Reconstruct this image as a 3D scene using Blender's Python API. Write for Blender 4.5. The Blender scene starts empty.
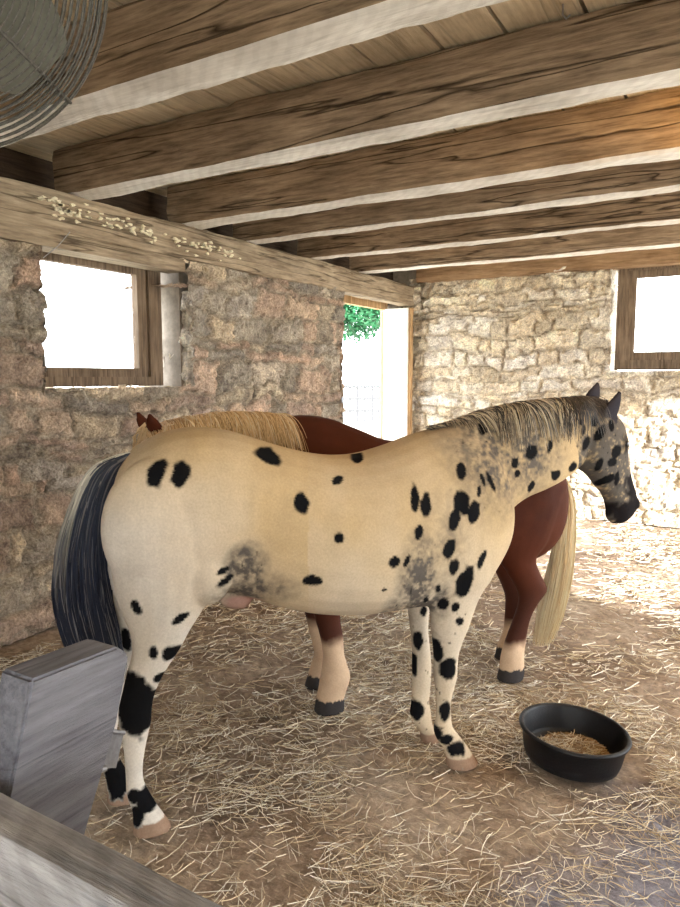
import bpy, bmesh, math, random
import numpy as np
from mathutils import Vector, Matrix
from mathutils.bvhtree import BVHTree
S = bpy.context.scene
COL = S.collection
random.seed(7); RNG = np.random.default_rng(7)

# ------------------------------------------------------------------ camera
FPX = 690.; CU, CV = 340., 453.5; H = 1.65
PITCH = math.atan(76/FPX); YAW = math.radians(31)
Fh = np.array([-math.sin(YAW), math.cos(YAW), 0]); RT = np.array([math.cos(YAW), math.sin(YAW), 0]); UZ = np.array([0, 0, 1.])
FW = Fh*math.cos(PITCH)-UZ*math.sin(PITCH); UP = UZ*math.cos(PITCH)+Fh*math.sin(PITCH)
CP = np.array([0, 0, H])
def ray(u, v): return FW+RT*(u-CU)/FPX-UP*(v-CV)/FPX
def on(u, v, n, d):
    r = ray(u, v); n = np.asarray(n, float); return CP+r*((d-n@CP)/(n@r))
cam = bpy.data.cameras.new('camera'); cam.sensor_fit = 'HORIZONTAL'; cam.sensor_width = 36; cam.lens = FPX/680*36
cam.clip_start = .02; cam.clip_end = 300
co = bpy.data.objects.new('camera', cam); COL.objects.link(co)
m = Matrix([[RT[0], UP[0], -FW[0]], [RT[1], UP[1], -FW[1]], [RT[2], UP[2], -FW[2]]]).to_4x4(); m.translation = Vector(CP)
co.matrix_world = m; S.camera = co

# ------------------------------------------------------------------ helpers
def link(name, verts, faces, mat=None, parent=None, smooth=True, cols=None, mats=None, fmat=None):
    me = bpy.data.meshes.new(name)
    me.from_pydata([tuple(map(float, v)) for v in verts], [], [tuple(map(int, f)) for f in faces])
    if smooth: me.polygons.foreach_set('use_smooth', [True]*len(me.polygons))
    if mats:
        for q in mats: me.materials.append(q)
        me.polygons.foreach_set('material_index', list(map(int, fmat)))
    elif mat: me.materials.append(mat)
    if cols is not None: setcol(me, cols)
    me.update()
    o = bpy.data.objects.new(name, me); COL.objects.link(o)
    if parent: o.parent = parent
    return o
def setcol(me, cols):
    a = me.color_attributes.new('Col', 'FLOAT_COLOR', 'POINT')
    c = np.ones((len(me.vertices), 4), np.float32); c[:, :3] = cols
    a.data.foreach_set('color', c.ravel())
def tag(o, label=None, cat=None, group=None, kind=None):
    for k, v in (('label', label), ('category', cat), ('group', group), ('kind', kind)):
        if v: o[k] = v
    return o
def struct(o): o['kind'] = 'structure'; return o
def empty(name, loc=(0, 0, 0)):
    o = bpy.data.objects.new(name, None); COL.objects.link(o); o.location = tuple(map(float, loc)); o.empty_display_size = .1; return o
class MB:
    def __init__(s): s.v = []; s.f = []; s.c = []; s.m = []
    def add(s, v, f, c=None, mi=0):
        n = len(s.v); s.v.extend([tuple(q) for q in v]); s.f.extend([tuple(i+n for i in q) for q in f]); s.m.extend([mi]*len(f))
        if c is not None: s.c.extend([tuple(c)]*len(v) if np.ndim(c) == 1 else [tuple(q) for q in c])
    def box(s, lo, hi, c=None, mi=0, R=None, T=(0, 0, 0)):
        v = [(x, y, z) for x in (lo[0], hi[0]) for y in (lo[1], hi[1]) for z in (lo[2], hi[2])]
        if R is not None: v = [tuple(R@np.array(q)+np.array(T)) for q in v]
        s.add(v, [(0, 1, 3, 2), (4, 6, 7, 5), (0, 4, 5, 1), (2, 3, 7, 6), (0, 2, 6, 4), (1, 5, 7, 3)], c, mi)
    def tube(s, pts, r, n=8, c=None, mi=0, cap=True, flat=1.0):
        pts = np.array(pts, float); r = np.broadcast_to(r, (len(pts),))
        t = np.gradient(pts, axis=0); t /= np.linalg.norm(t, axis=1)[:, None]+1e-9
        a = np.cross(t[0], [0, 0, 1.]);
        if np.linalg.norm(a) < .1: a = np.cross(t[0], [1., 0, 0])
        vs = []
        for p, q, rr in zip(pts, t, r):
            a = a-q*(a@q); a /= np.linalg.norm(a)+1e-9; b = np.cross(q, a)
            for k in range(n):
                e = 2*math.pi*k/n; vs.append(p+rr*(a*math.cos(e)+flat*b*math.sin(e)))
        fs = []
        L = len(pts)
        for i in range(L-1):
            for k in range(n):
                fs.append((i*n+k, i*n+(k+1) % n, (i+1)*n+(k+1) % n, (i+1)*n+k))
        if cap: fs += [tuple(range(n))[::-1], tuple((L-1)*n+k for k in range(n))]
        cc = None
        if c is not None: cc = np.repeat(np.atleast_2d(c), len(vs) if np.ndim(c) == 1 else n, axis=0)
        s.add(vs, fs, cc, mi)
    def ring(s, c, ax, R, r, n=48, k=6):
        ax = np.array(ax, float); ax /= np.linalg.norm(ax); a = np.cross(ax, [0, 0, 1.]); a /= np.linalg.norm(a); b = np.cross(ax, a)
        vs = []; fs = []
        for i in range(n):
            e = 2*math.pi*i/n; d = a*math.cos(e)+b*math.sin(e)
            for j in range(k):
                g = 2*math.pi*j/k; vs.append(np.array(c)+d*(R+r*math.cos(g))+ax*r*math.sin(g))
            for j in range(k): fs.append((i*k+j, ((i+1) % n)*k+j, ((i+1) % n)*k+(j+1) % k, i*k+(j+1) % k))
        s.add(vs, fs)
    def build(s, name, mat=None, parent=None, smooth=False, mats=None):
        return link(name, s.v, s.f, mat, parent, smooth, s.c if s.c else None, mats, s.m if mats else None)

_L = {}
def vnoise(x, y, seed=0):
    if seed not in _L: _L[seed] = np.random.default_rng(seed+100).random((257, 257))
    G = _L[seed]; xi = np.floor(x).astype(int); yi = np.floor(y).astype(int); fx = x-xi; fy = y-yi
    fx = fx*fx*(3-2*fx); fy = fy*fy*(3-2*fy); xi %= 256; yi %= 256
    a = G[xi, yi]*(1-fx)+G[xi+1, yi]*fx; b = G[xi, yi+1]*(1-fx)+G[xi+1, yi+1]*fx
    return a*(1-fy)+b*fy
def fbm(x, y, seed=0, o=4):
    r = 0; a = .5; x = np.asarray(x, float); y = np.asarray(y, float)
    for k in range(o): r = r+a*(vnoise(x, y, seed+k)-.5); a *= .55; x = x*2.03+17; y = y*2.03+5
    return r*2
def grid_faces(nx, ny, off=0):
    i, j = np.meshgrid(np.arange(nx-1), np.arange(ny-1), indexing='ij'); a = (i*ny+j).ravel()+off
    return np.c_[a, a+ny, a+ny+1, a+1]

# ------------------------------------------------------------------ materials
def mat(name, rough=.8, spec=.3):
    M = bpy.data.materials.new(name); M.use_nodes = True; nt = M.node_tree
    b = nt.nodes['Principled BSDF']; b.inputs['Roughness'].default_value = rough; b.inputs['Specular IOR Level'].default_value = spec
    return M, nt, b
def N(nt, t, **k):
    n = nt.nodes.new(t)
    for a, v in k.items():
        if a in n.inputs: n.inputs[a].default_value = v
        else: setattr(n, a, v)
    return n
def ramp(nt, fac, stops):
    r = nt.nodes.new('ShaderNodeValToRGB'); e = r.color_ramp.elements
    while len(e) < len(stops): e.new(.5)
    for q, (p, c) in zip(e, stops): q.position = p; q.color = (*c, 1)
    nt.links.new(fac, r.inputs[0]); return r.outputs[0]
def mix(nt, a, b, f, mode='MIX'):
    n = nt.nodes.new('ShaderNodeMix'); n.data_type = 'RGBA'; n.blend_type = mode
    for s, v in ((n.inputs[0], f), (n.inputs[6], a), (n.inputs[7], b)):
        if hasattr(v, 'links'): nt.links.new(v, s)
        else: s.default_value = v if np.ndim(v) == 0 else (*v, 1)
    return n.outputs[2]
def bump(nt, b, hgt, strength=.5, dist=.01, prev=None):
    n = N(nt, 'ShaderNodeBump', Strength=strength, Distance=dist); nt.links.new(hgt, n.inputs['Height'])
    if prev: nt.links.new(prev, n.inputs['Normal'])
    nt.links.new(n.outputs[0], b.inputs['Normal']); return n.outputs[0]
def noise(nt, vec, scale, detail=5, rough=.6, out=0):
    n = N(nt, 'ShaderNodeTexNoise', Scale=scale, Detail=detail, Roughness=rough)
    if vec is not None: nt.links.new(vec, n.inputs['Vector'])
    return n.outputs[out]
def coords(nt, scale=(1, 1, 1), rot=(0, 0, 0)):
    t = nt.nodes.new('ShaderNodeTexCoord'); mp = N(nt, 'ShaderNodeMapping'); mp.inputs['Scale'].default_value = scale; mp.inputs['Rotation'].default_value = rot
    nt.links.new(t.outputs['Object'], mp.inputs[0]); return mp.outputs[0]

def stone_mat():
    M, nt, b = mat('stone', .9, .15)
    a = N(nt, 'ShaderNodeVertexColor', layer_name='Col').outputs[0]; c = coords(nt)
    n1 = noise(nt, c, 55, 6, .7); n2 = noise(nt, c, 9, 5, .6)
    v = N(nt, 'ShaderNodeTexVoronoi', Scale=38.); v.feature = 'DISTANCE_TO_EDGE'; nt.links.new(c, v.inputs['Vector'])
    col = mix(nt, a, ramp(nt, n1, [(.3, (.35, .3, .27)), (.62, (1.25, 1.2, 1.12))]), .8, 'MULTIPLY')
    col = mix(nt, col, ramp(nt, n2, [(.35, (.62, .58, .56)), (.65, (1.2, 1.18, 1.1))]), .75, 'MULTIPLY')
    nt.links.new(col, b.inputs['Base Color'])
    p = bump(nt, b, n1, .9, .03); bump(nt, b, v.outputs[0], .5, .02, p); return M
def wood_mat(name, dark, light, axis='x', saw=0., cracks=.6, grey=.0, rough=.8):
    M, nt, b = mat(name, rough, .2)
    sc = {'x': (1.2, 14, 14), 'y': (14, 1.2, 14), 'z': (14, 14, 1.2)}[axis]
    sl = {'x': (.22, 4.5, 4.5), 'y': (4.5, .22, 4.5), 'z': (4.5, 4.5, .22)}[axis]
    c = coords(nt, sc); c2 = coords(nt, sl); c0 = coords(nt)
    g = noise(nt, c, 3, 8, .65); big = noise(nt, c0, 2.3, 4, .6)
    col = ramp(nt, g, [(.3, dark), (.7, light)])
    col = mix(nt, col, ramp(nt, big, [(.3, (.6, .56, .52)), (.7, (1.2, 1.2, 1.2))]), .7, 'MULTIPLY')
    ck = noise(nt, c2, 1.3, 3, .55)
    cr = ramp(nt, ck, [(.485, (1, 1, 1)), (.5, (.1, .08, .06)), (.512, (1, 1, 1))])
    col = mix(nt, col, cr, cracks, 'MULTIPLY')
    fine = noise(nt, c, 12, 4, .7)
    if saw:
        w = N(nt, 'ShaderNodeTexWave', Scale=8., Distortion=3., Detail=3.); w.bands_direction = 'DIAGONAL'
        nt.links.new(c0, w.inputs['Vector'])
        col = mix(nt, col, ramp(nt, w.outputs[1], [(.2, (.62, .6, .58)), (.6, (1.1, 1.1, 1.1))]), saw, 'MULTIPLY')
    nt.links.new(col, b.inputs['Base Color'])
    p = bump(nt, b, g, .6, .012); p = bump(nt, b, cr, .7*cracks, .015, p); bump(nt, b, fine, .35, .006, p)
    return M
def flat_mat(name, c, rough=.6, spec=.3, metal=0., bmp=0., scale=60, var=.25):
    M, nt, b = mat(name, rough, spec); b.inputs['Metallic'].default_value = metal
    n = noise(nt, coords(nt), scale, 5, .65)
    col = ramp(nt, n, [(.3, tuple(q*(1-var) for q in c)), (.7, tuple(min(1, q*(1+var)) for q in c))])
    nt.links.new(col, b.inputs['Base Color'])
    if bmp: bump(nt, b, n, bmp, .01)
    return M
def vcol_mat(name, rough=.6, spec=.25, hair=0., fine=0., sheen=0.):
    M, nt, b = mat(name, rough, spec)
    a = N(nt, 'ShaderNodeVertexColor', layer_name='Col').outputs[0]
    if fine:
        n = noise(nt, coords(nt), 130, 4, .6); a = mix(nt, a, ramp(nt, n, [(.3, (.86, .85, .84)), (.7, (1.08, 1.08, 1.08))]), fine, 'MULTIPLY')
        bump(nt, b, n, .12, .004)
    nt.links.new(a, b.inputs['Base Color']); b.inputs['Sheen Weight'].default_value = sheen
    return M
STONE = stone_mat()
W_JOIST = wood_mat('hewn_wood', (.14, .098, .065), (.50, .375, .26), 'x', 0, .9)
W_SAWN_LIT = wood_mat('sawn_bounce_lit_wood', (.76, .74, .70), (.95, .94, .91), 'x', .14, .15)  # sawn underside, its colour whitened to stand for light bounced off the floor
W_PLANK = wood_mat('ceiling_plank_wood', (.58, .46, .30), (.86, .74, .55), 'y', 0, .25)
W_PLATE = wood_mat('plate_wood', (.20, .155, .11), (.50, .41, .30), 'y', 0, .7)
W_PLATEX = wood_mat('beam_wood', (.2, .12, .06), (.42, .28, .17), 'x', 0, .7)
W_FRAMEZ = wood_mat('frame_wood', (.10, .07, .05), (.29, .215, .15), 'z', 0, .5)
W_POST = wood_mat('post_wood', (.34, .2, .09), (.66, .45, .25), 'z', 0, .5)
W_GREY = wood_mat('weathered_grey_wood', (.1, .1, .12), (.24, .245, .28), 'y', 0, .3)
W_RAIL = wood_mat('weathered_rail_wood', (.17, .17, .18), (.50, .49, .5), 'x', .3, .45)
WHITE = flat_mat('white_board', (.88, .86, .82), .7, .2, 0, .1, 20, .06)
RUBBER = flat_mat('black_rubber', (.006, .006, .008), .5, .3, 0, .2, 90)
METAL = flat_mat('dull_steel', (.42, .42, .44), .4, .5, .9, .1)
WIRE = flat_mat('dusty_wire', (.1, .095, .085), .6, .3, .4, .2, 200, .5)
BLADE = flat_mat('dusty_fan_blade', (.15, .15, .125), .7, .3, .1, .1, 20)

# ------------------------------------------------------------------ stone walls
def rubble(w, h, seed, rh=(.06, .25), rw=(.1, .6)):
    r = random.Random(seed); rows = []; z = -.3
    while z < h+.3:
        hh = r.uniform(*rh); cells = []; x = -.5
        while x < w+.5:
            ww = r.uniform(*rw); cells.append((x, x+ww, r.random(), r.random(), r.random())); x += ww
        rows.append((z, z+hh, cells)); z += hh
    return rows
def stone_patch(mb, org, ud, vd, nd, w, h, seed, pal, holes=(), step=.02, amp=1., mortar=(.45, .41, .36), wobble=.02, dark=None):
    org, ud, vd, nd = [np.array(q, float) for q in (org, ud, vd, nd)]
    nx = max(3, int(w/step)+1); ny = max(3, int(h/step)+1)
    X, Y = np.meshgrid(np.linspace(0, w, nx), np.linspace(0, h, ny), indexing='ij'); x = X.ravel(); y = Y.ravel()
    xw = x+.11*fbm(x*3.1, y*3.1, seed)+.035*fbm(x*12, y*12, seed+5)+.25*vnoise(x*0+3, np.floor(y*3), seed); yw = y+.12*fbm(x*1.5+9, y*1.9, seed+9)+.04*fbm(x*8, y*8, seed+13)
    rows = rubble(w, h, seed); zs = np.array([q[0] for q in rows])
    ri = np.clip(np.searchsorted(zs, yw)-1, 0, len(rows)-1)
    D = np.zeros_like(x); R3 = np.zeros((len(x), 3))
    for k, (z0, z1, cells) in enumerate(rows):
        mk = ri == k
        if not mk.any(): continue
        xs = np.array([c[0] for c in cells]); ci = np.clip(np.searchsorted(xs, xw[mk])-1, 0, len(cells)-1); ca = np.array(cells)[ci]
        D[mk] = np.minimum(np.minimum(xw[mk]-ca[:, 0], ca[:, 1]-xw[mk])*.8, np.minimum(yw[mk]-z0, z1-yw[mk])); R3[mk] = ca[:, 2:]
    e = np.clip(D/.028, 0, 1); e = e*e*(3-2*e)
    disp = amp*(.034*e+.032*(R3[:, 0]-.5)*e+.03*fbm(x*7, y*7, seed+20, 4)+.024*fbm(x*26, y*30, seed+30, 3)+.03*fbm(x*1.2, y*1.2, seed+40, 2))-.03
    P = org+np.outer(x, ud)+np.outer(y, vd)+np.outer(disp, nd)
    pal = np.array(pal); c = pal[(R3[:, 1]*len(pal)).astype(int) % len(pal)]*(.8+.45*R3[:, 2:3])
    c = c*(1+.35*fbm(x*5, y*5, seed+50)[:, None])
    c = c*e[:, None]+np.array(mortar)*(1-e[:, None])
    F = grid_faces(nx, ny)
    if holes:
        fx = x[F].mean(1); fy = y[F].mean(1); keep = np.ones(len(F), bool)
        for a0, a1, b0, b1 in holes:
            wv = wobble*2*fbm(fx*6+3, fy*6, seed+60); keep &= ~((fx > a0+wv) & (fx < a1+wv) & (fy > b0+wv*.6) & (fy < b1+wv*.6))
        F = F[keep]
    n = len(mb.v); mb.v.extend(map(tuple, P)); mb.c.extend(map(tuple, np.clip(c, .02, .95))); mb.f.extend([tuple(int(i)+n for i in f) for f in F]); mb.m.extend([0]*len(F))
PAL_L = [(.58, .475, .41), (.53, .43, .375), (.62, .52, .44), (.52, .48, .43), (.46, .435, .40), (.57, .52, .44), (.66, .585, .48), (.50, .41, .37), (.6, .47, .40), (.44, .42, .40)]
PAL_F = [(.86, .80, .69), (.89, .85, .77), (.83, .76, .65), (.88, .85, .80), (.80, .72, .59), (.91, .88, .84)]
PAL_W = [(.86, .84, .8), (.8, .76, .7), (.84, .8, .76)]
XW = -3.9; YF = 8.35; XR = 2.6; Y0 = -1.6
# openings: left wall (y, z), far wall (x, z)
WL = (2.84, 4.18, 1.585, 2.56); DR = (6.56, 8.12, 0, 2.53)
mb = MB()
o0 = (XW, .6, 0); wl = lambda a, b, c, d: (a-.6, b-.6, c, d)
stone_patch(mb, o0, (0, 1, 0), (0, 0, 1), (1, 0, 0), YF-.6+.05, 2.6, 3, PAL_L, [wl(*WL), wl(DR[0], DR[1]+.3, -1, 3)], .02, 1.15)
# reveals of the small window
TH = .55
stone_patch(mb, (XW-TH, WL[1]-.0, WL[2]-.05), (1, 0, 0), (0, 0, 1), (0, -1, 0), TH, .8, 11, PAL_W, (), .02, .7, (.8, .78, .74))
stone_patch(mb, (XW, WL[0], WL[2]-.05), (-1, 0, 0), (0, 0, 1), (0, 1, 0), TH, 1., 12, PAL_L, (), .02, .7)
stone_patch(mb, (XW-TH, WL[0], WL[2]-.0), (1, 0, 0), (0, 1, 0), (0, 0, 1), TH, WL[1]-WL[0], 13, [(.74, .66, .52), (.66, .58, .47)], (), .02, .5, (.7, .62, .5))
stone_patch(mb, (XW-TH, 4.2, 2.36), (1, 0, 0), (0, -1, 0), (0, 0, -1), TH+.02, .24, 14, PAL_L, (), .02, .8)
# near side of the doorway
stone_patch(mb, (XW, DR[0], 0), (-1, 0, 0), (0, 0, 1), (0, 1, 0), TH, 2.55, 15, PAL_L, (), .025, .9)
wallL = struct(mb.build('wall_left', STONE, smooth=False))
# outer skin of the left wall (keeps the light out)
mb = MB()
for a, b, c, d in ((-1.6, WL[0], 0, 3.3), (WL[0], WL[1], 0, WL[2]-.06), (WL[1], DR[0], 0, 3.3), (DR[1]+.1, YF+.6, 0, 3.3), (Y0, .6, 0, 3.3)):
    mb.box((XW-(.3 if a > 8 else TH), a, c), (XW-.12, b, d if d < 3 else 2.6))
STN = flat_mat('rough_stone_core', (.3, .26, .22), .95, .1, 0, .3, 14)
struct(mb.build('wall_left', STN))
mb = MB(); mb.box((XW-.42, Y0-.3, 2.6), (XW-.36, 2.72, 3.2)); mb.box((XW-.42, 2.76, 2.6), (XW-.36, YF+.6, 3.2)); mb.box((XW-.42, 2.7, 2.6), (XW-.36, 2.8, 2.97)); mb.box((XW-.42, 2.7, 3.04), (XW-.36, 2.8, 3.2))
struct(mb.build('wall_left', wood_mat('dark_gap_boards', (.035, .025, .02), (.10, .07, .05), 'y', 0, .3)))  # near-black boards in the gaps above the plate beam
# far wall
WF = (-1.46, .55, 1.72, 2.9)
mb = MB()
stone_patch(mb, (XW-.05, YF, 0), (1, 0, 0), (0, 0, 1), (0, -1, 0), XR-XW+.1, 2.92, 21, PAL_F, [(WF[0]-XW+.05, WF[1]-XW+.05, WF[2], WF[3]+.3)], .022, 1.2, (.74, .68, .58))
stone_patch(mb, (WF[0], YF, WF[2]-.05), (0, 1, 0), (0, 0, 1), (1, 0, 0), TH, 1.25, 22, PAL_W, (), .022, .7, (.82, .8, .78))
stone_patch(mb, (WF[1], YF+TH, WF[2]-.05), (0, -1, 0), (0, 0, 1), (-1, 0, 0), TH, 1.25, 23, PAL_W, (), .03, .7, (.82, .8, .78))
stone_patch(mb, (WF[0], YF, WF[2]-.02), (1, 0, 0), (0, 1, 0), (0, 0, 1), WF[1]-WF[0], TH, 24, PAL_F, (), .025, .5, (.8, .78, .74))
wallF = struct(mb.build('wall_far', STONE))
mb = MB()
for a, b, c, d in ((XW-TH, WF[0]-.1, 0, 3.2), (WF[0]-.1, WF[1]+.1, 0, WF[2]-.08), (WF[1]+.1, XR+.5, 0, 3.2)): mb.box((a, YF+.12, c), (b, YF+TH, d))
mb.box((WF[0]-.1, YF+.12, 2.9), (WF[1]+.1, YF+TH, 3.2))
struct(mb.build('wall_far', STN))
# right wall with a wide barn doorway, wall behind the camera with an aisle doorway; both openings unseen and sized for the light
RD = (3.3, 7.9, 2.75)
mb = MB()
for a, b, c, d in ((Y0, RD[0], 0, 3.2), (RD[1], YF+.6, 0, 3.2), (RD[0], RD[1], RD[2], 3.2)): mb.box((XR, a, c), (XR+.5, b, d))
struct(mb.build('wall_right', flat_mat('limewash', (.72, .68, .6), .9, .1, 0, .4, 12)))
mb = MB()
for a, b, c, d in ((XW-TH, -.3, 0, 3.2), (2.2, XR+.5, 0, 3.2), (-.3, 2.2, 2.4, 3.2)): mb.box((a, Y0-.4, c), (b, Y0, d))
struct(mb.build('wall_back', bpy.data.materials['limewash']))

# ------------------------------------------------------------------ timber: generic hewn beam
def hewn(mb, lo, hi, axis, seed, amp=.008, seg=.08, cs=5, mi_bottom=0):
    lo = np.array(lo, float); hi = np.array(hi, float); L = hi[axis]-lo[axis]; o = [k for k in range(3) if k != axis]
    n = max(2, int(L/seg)); t = np.linspace(lo[axis], hi[axis], n)
    prof = []  # unit square perimeter
    for k in range(cs): prof.append((k/cs, 0))
    for k in range(cs): prof.append((1, k/cs))
    for k in range(cs): prof.append((1-k/cs, 1))
    for k in range(cs): prof.append((0, 1-k/cs))
    m_ = len(prof); pr = np.array(prof); cen = (lo+hi)/2
    vs = np.zeros((n, m_, 3))
    for j, (a, b) in enumerate(pr):
        pa = lo[o[0]]+a*(hi[o[0]]-lo[o[0]]); pb = lo[o[1]]+b*(hi[o[1]]-lo[o[1]])
        d = fbm(t*2.2+j*.37, np.full(n, j*.61+seed), seed % 40, 3)*amp*1.6+fbm(t*9, np.full(n, j*.9), (seed+3) % 40, 2)*amp*.7
        corner = (a in (0, 1)) and (b in (0, 1))
        q = .008 if corner else 0
        vs[:, j, axis] = t; vs[:, j, o[0]] = pa+(a-.5)*2*(d-q); vs[:, j, o[1]] = pb+(b-.5)*2*(d-q)
    fs = []; fm = []
    for i in range(n-1):
        for j in range(m_):
            k = (j+1) % m_; fs.append((i*m_+j, i*m_+k, (i+1)*m_+k, (i+1)*m_+j))
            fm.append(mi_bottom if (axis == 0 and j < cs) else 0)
    # for axis 0: o=[1,2]; b==0 side (z low) is j<cs
    fs += [tuple(range(m_))[::-1], tuple((n-1)*m_+j for j in range(m_))]; fm += [0, 0]
    k0 = len(mb.v); mb.v.extend(map(tuple, vs.reshape(-1, 3))); mb.f.extend([tuple(i+k0 for i in f) for f in fs]); mb.m.extend(fm)
ZT = 2.8225; ZP = 3.13
JO = [(1.02, 1.2), (2.05, 2.27), (3.05, 3.24), (4.075, 4.285), (4.86, 5.03), (5.86, 6.02), (6.9, 7.08)]
JL = ['hewn ceiling joist almost out of view above the fan', 'nearest wide ceiling joist with broad saw-marked underside paled for bounced light, behind the wire fan',
      'brown ceiling joist second from the viewer with a long split along its face', 'ceiling joist third from the viewer, lit orange at its right end',
      'ceiling joist fourth from the viewer, middle of the receding row', 'ceiling joist second nearest to the far wall', 'ceiling joist closest to the far stone wall']
for k, (a, b) in enumerate(JO):
    if k == 0: continue
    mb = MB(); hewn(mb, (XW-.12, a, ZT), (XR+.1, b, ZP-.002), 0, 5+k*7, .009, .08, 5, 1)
    tag(mb.build('ceiling_joist', smooth=False, mats=[W_JOIST, W_SAWN_LIT]), JL[k], 'joist', 'joists across the stable ceiling')
mb = MB(); y = XW-.5; r = random.Random(4)
while y < XR+.5:
    w = r.uniform(.26, .36); z = ZP+r.uniform(0, .006); mb.box((y+.009, Y0-.2, z), (y+w-.009, YF+.5, z+.03)); y += w
cl_ = struct(mb.build('ceiling', W_PLANK)); mb = MB(); mb.box((XW-.6, Y0-.3, ZP+.045), (XR+.6, YF+.6, ZP+.1)); mb.build('ceiling_backing', bpy.data.materials['dark_gap_boards'], cl_)  # backing coloured dark so the plank gaps read dark
mb = MB(); hewn(mb, (XW-.1, -1.5, 2.565), (XW+.05, YF-.02, ZT), 1, 61, .010, .08, 6)
tag(mb.build('wall_plate_beam', W_PLATE), 'long weathered beam with flaking whitewash along the top of the left stone wall', 'beam')
mb = MB(); hewn(mb, (XW+.06, YF-.05, 2.86), (XR, YF+.2, ZP-.002), 0, 77, .008, .1, 4)
tag(mb.build('lintel_beam', W_PLATEX), 'brown timber lying on top of the far stone wall above the right window', 'beam')
# peeling whitewash flakes on the plate beam are in a second mesh part
fl = MB(); r = random.Random(9)
plate = bpy.data.objects['wall_plate_beam']
for k in range(120):
    y0 = r.choice([2.95, 3.0, 3.35, 3.6, 3.7, 4.1, 4.3, 4.6])+r.gauss(0, .09); z0 = 2.72-(y0-2.9)*.03+r.gauss(0, .03)
    n = 7; pts = []
    for i in range(n):
        e = 2*math.pi*i/n; rr = r.uniform(.5, 1)
        pts.append((XW+.063, y0+rr*r.uniform(.01, .035)*math.cos(e), z0+rr*r.uniform(.006, .016)*math.sin(e)))
    b_ = [(p[0]-.016, p[1], p[2]) for p in pts]
    fl.add(pts+b_, [tuple(range(n))]+[(i, i+n, (i+1) % n+n, (i+1) % n) for i in range(n)])
tag(fl.build('whitewash_flakes', flat_mat('old_whitewash', (.85, .76, .58), .9, .1, 0, .2, 40), plate), 'cream flakes of old whitewash', None, None, 'stuff')

# ------------------------------------------------------------------ windows and door
GL = bpy.data.materials.new('window_glass'); GL.use_nodes = True; nt = GL.node_tree; nt.nodes.clear()
out = nt.nodes.new('ShaderNodeOutputMaterial'); tr = nt.nodes.new('ShaderNodeBsdfTransparent'); gs = nt.nodes.new('ShaderNodeBsdfGlossy'); gs.inputs['Roughness'].default_value = .05
mx = nt.nodes.new('ShaderNodeMixShader'); mx.inputs[0].default_value = .06; nt.links.new(tr.outputs[0], mx.inputs[1]); nt.links.new(gs.outputs[0], mx.inputs[2]); nt.links.new(mx.outputs[0], out.inputs[0])
fx = XW-.2
mb = MB()
def frame_l(mb, y0, y1, z0, z1, ts, tz, x0, x1):
    mb.box((x0, y0, z0), (x1, y0+ts, z1)); mb.box((x0, y1-ts, z0), (x1, y1, z1)); mb.box((x0, y0+ts, z1-tz), (x1, y1-ts, z1)); mb.box((x0, y0+ts, z0), (x1, y1-ts, z0+tz))
frame_l(mb, 2.70, 4.06, 1.585, 2.57, .13, .07, fx-.12, fx)
win1 = struct(mb.build('window_1', W_FRAMEZ))
mb = MB(); frame_l(mb, 2.82, 3.965, 1.645, 2.51, .13, .075, fx-.09, fx-.025); mb.build('sash', W_FRAMEZ, win1)
mb = MB(); mb.box((fx-.065, 2.94, 1.71), (fx-.06, 3.82, 2.44)); mb.build('pane', GL, win1)
mb = MB(); mb.box((XW-.16, WL[0]-.5, 2.47), (XW+.03, WL[1]-.08, 2.575)); struct(mb.build('trim_1', W_PLATE))
fy = YF+.1
def frame_f(mb, x0, x1, z0, z1, t, y0, y1):
    mb.box((x0, y0, z0), (x0+t, y1, z1)); mb.box((x1-t, y0, z0), (x1, y1, z1)); mb.box((x0+t, y0, z1-t), (x1-t, y1, z1)); mb.box((x0+t, y0, z0), (x1-t, y1, z0+t))
mb = MB(); frame_f(mb, -1.41, .5, 1.735, 2.95, .11, fy, fy+.1)
win2 = struct(mb.build('window_2', W_FRAMEZ))
mb = MB(); frame_f(mb, -1.31, .4, 1.84, 2.85, .095, fy+.02, fy+.07); mb.build('sash', W_FRAMEZ, win2)
mb = MB(); mb.box((-1.22, fy+.045, 1.93), (.31, fy+.05, 2.76)); mb.build('pane', GL, win2)
# doorway: white far jamb, post, header
mb = MB(); mb.box((XW-.33, 8.13, 0), (XW+.02, 8.17, 2.535)); dj = struct(mb.build('door_1', WHITE))
mb = MB(); mb.box((XW-.34, 8.125, 0), (XW-.325, 8.165, 2.5)); mb.box((XW-.38, 6.3, 2.525), (XW-.3, 8.2, 2.7)); mb.build('door_frame', W_POST, dj)
mb = MB(); hewn(mb, (XW-.02, 8.17, 0), (XW+.06, 8.25, 2.54), 2, 31, .005, .1, 3); struct(mb.build('trim_2', W_POST))
mb = MB(); stone_patch(mb, (XW-.1, 8.24, 2.5), (1, 0, 0), (0, 0, 1), (0, -1, 0), .24, .3, 33, PAL_F, (), .02, .8)
struct(mb.build('wall_corner', STONE))

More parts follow.
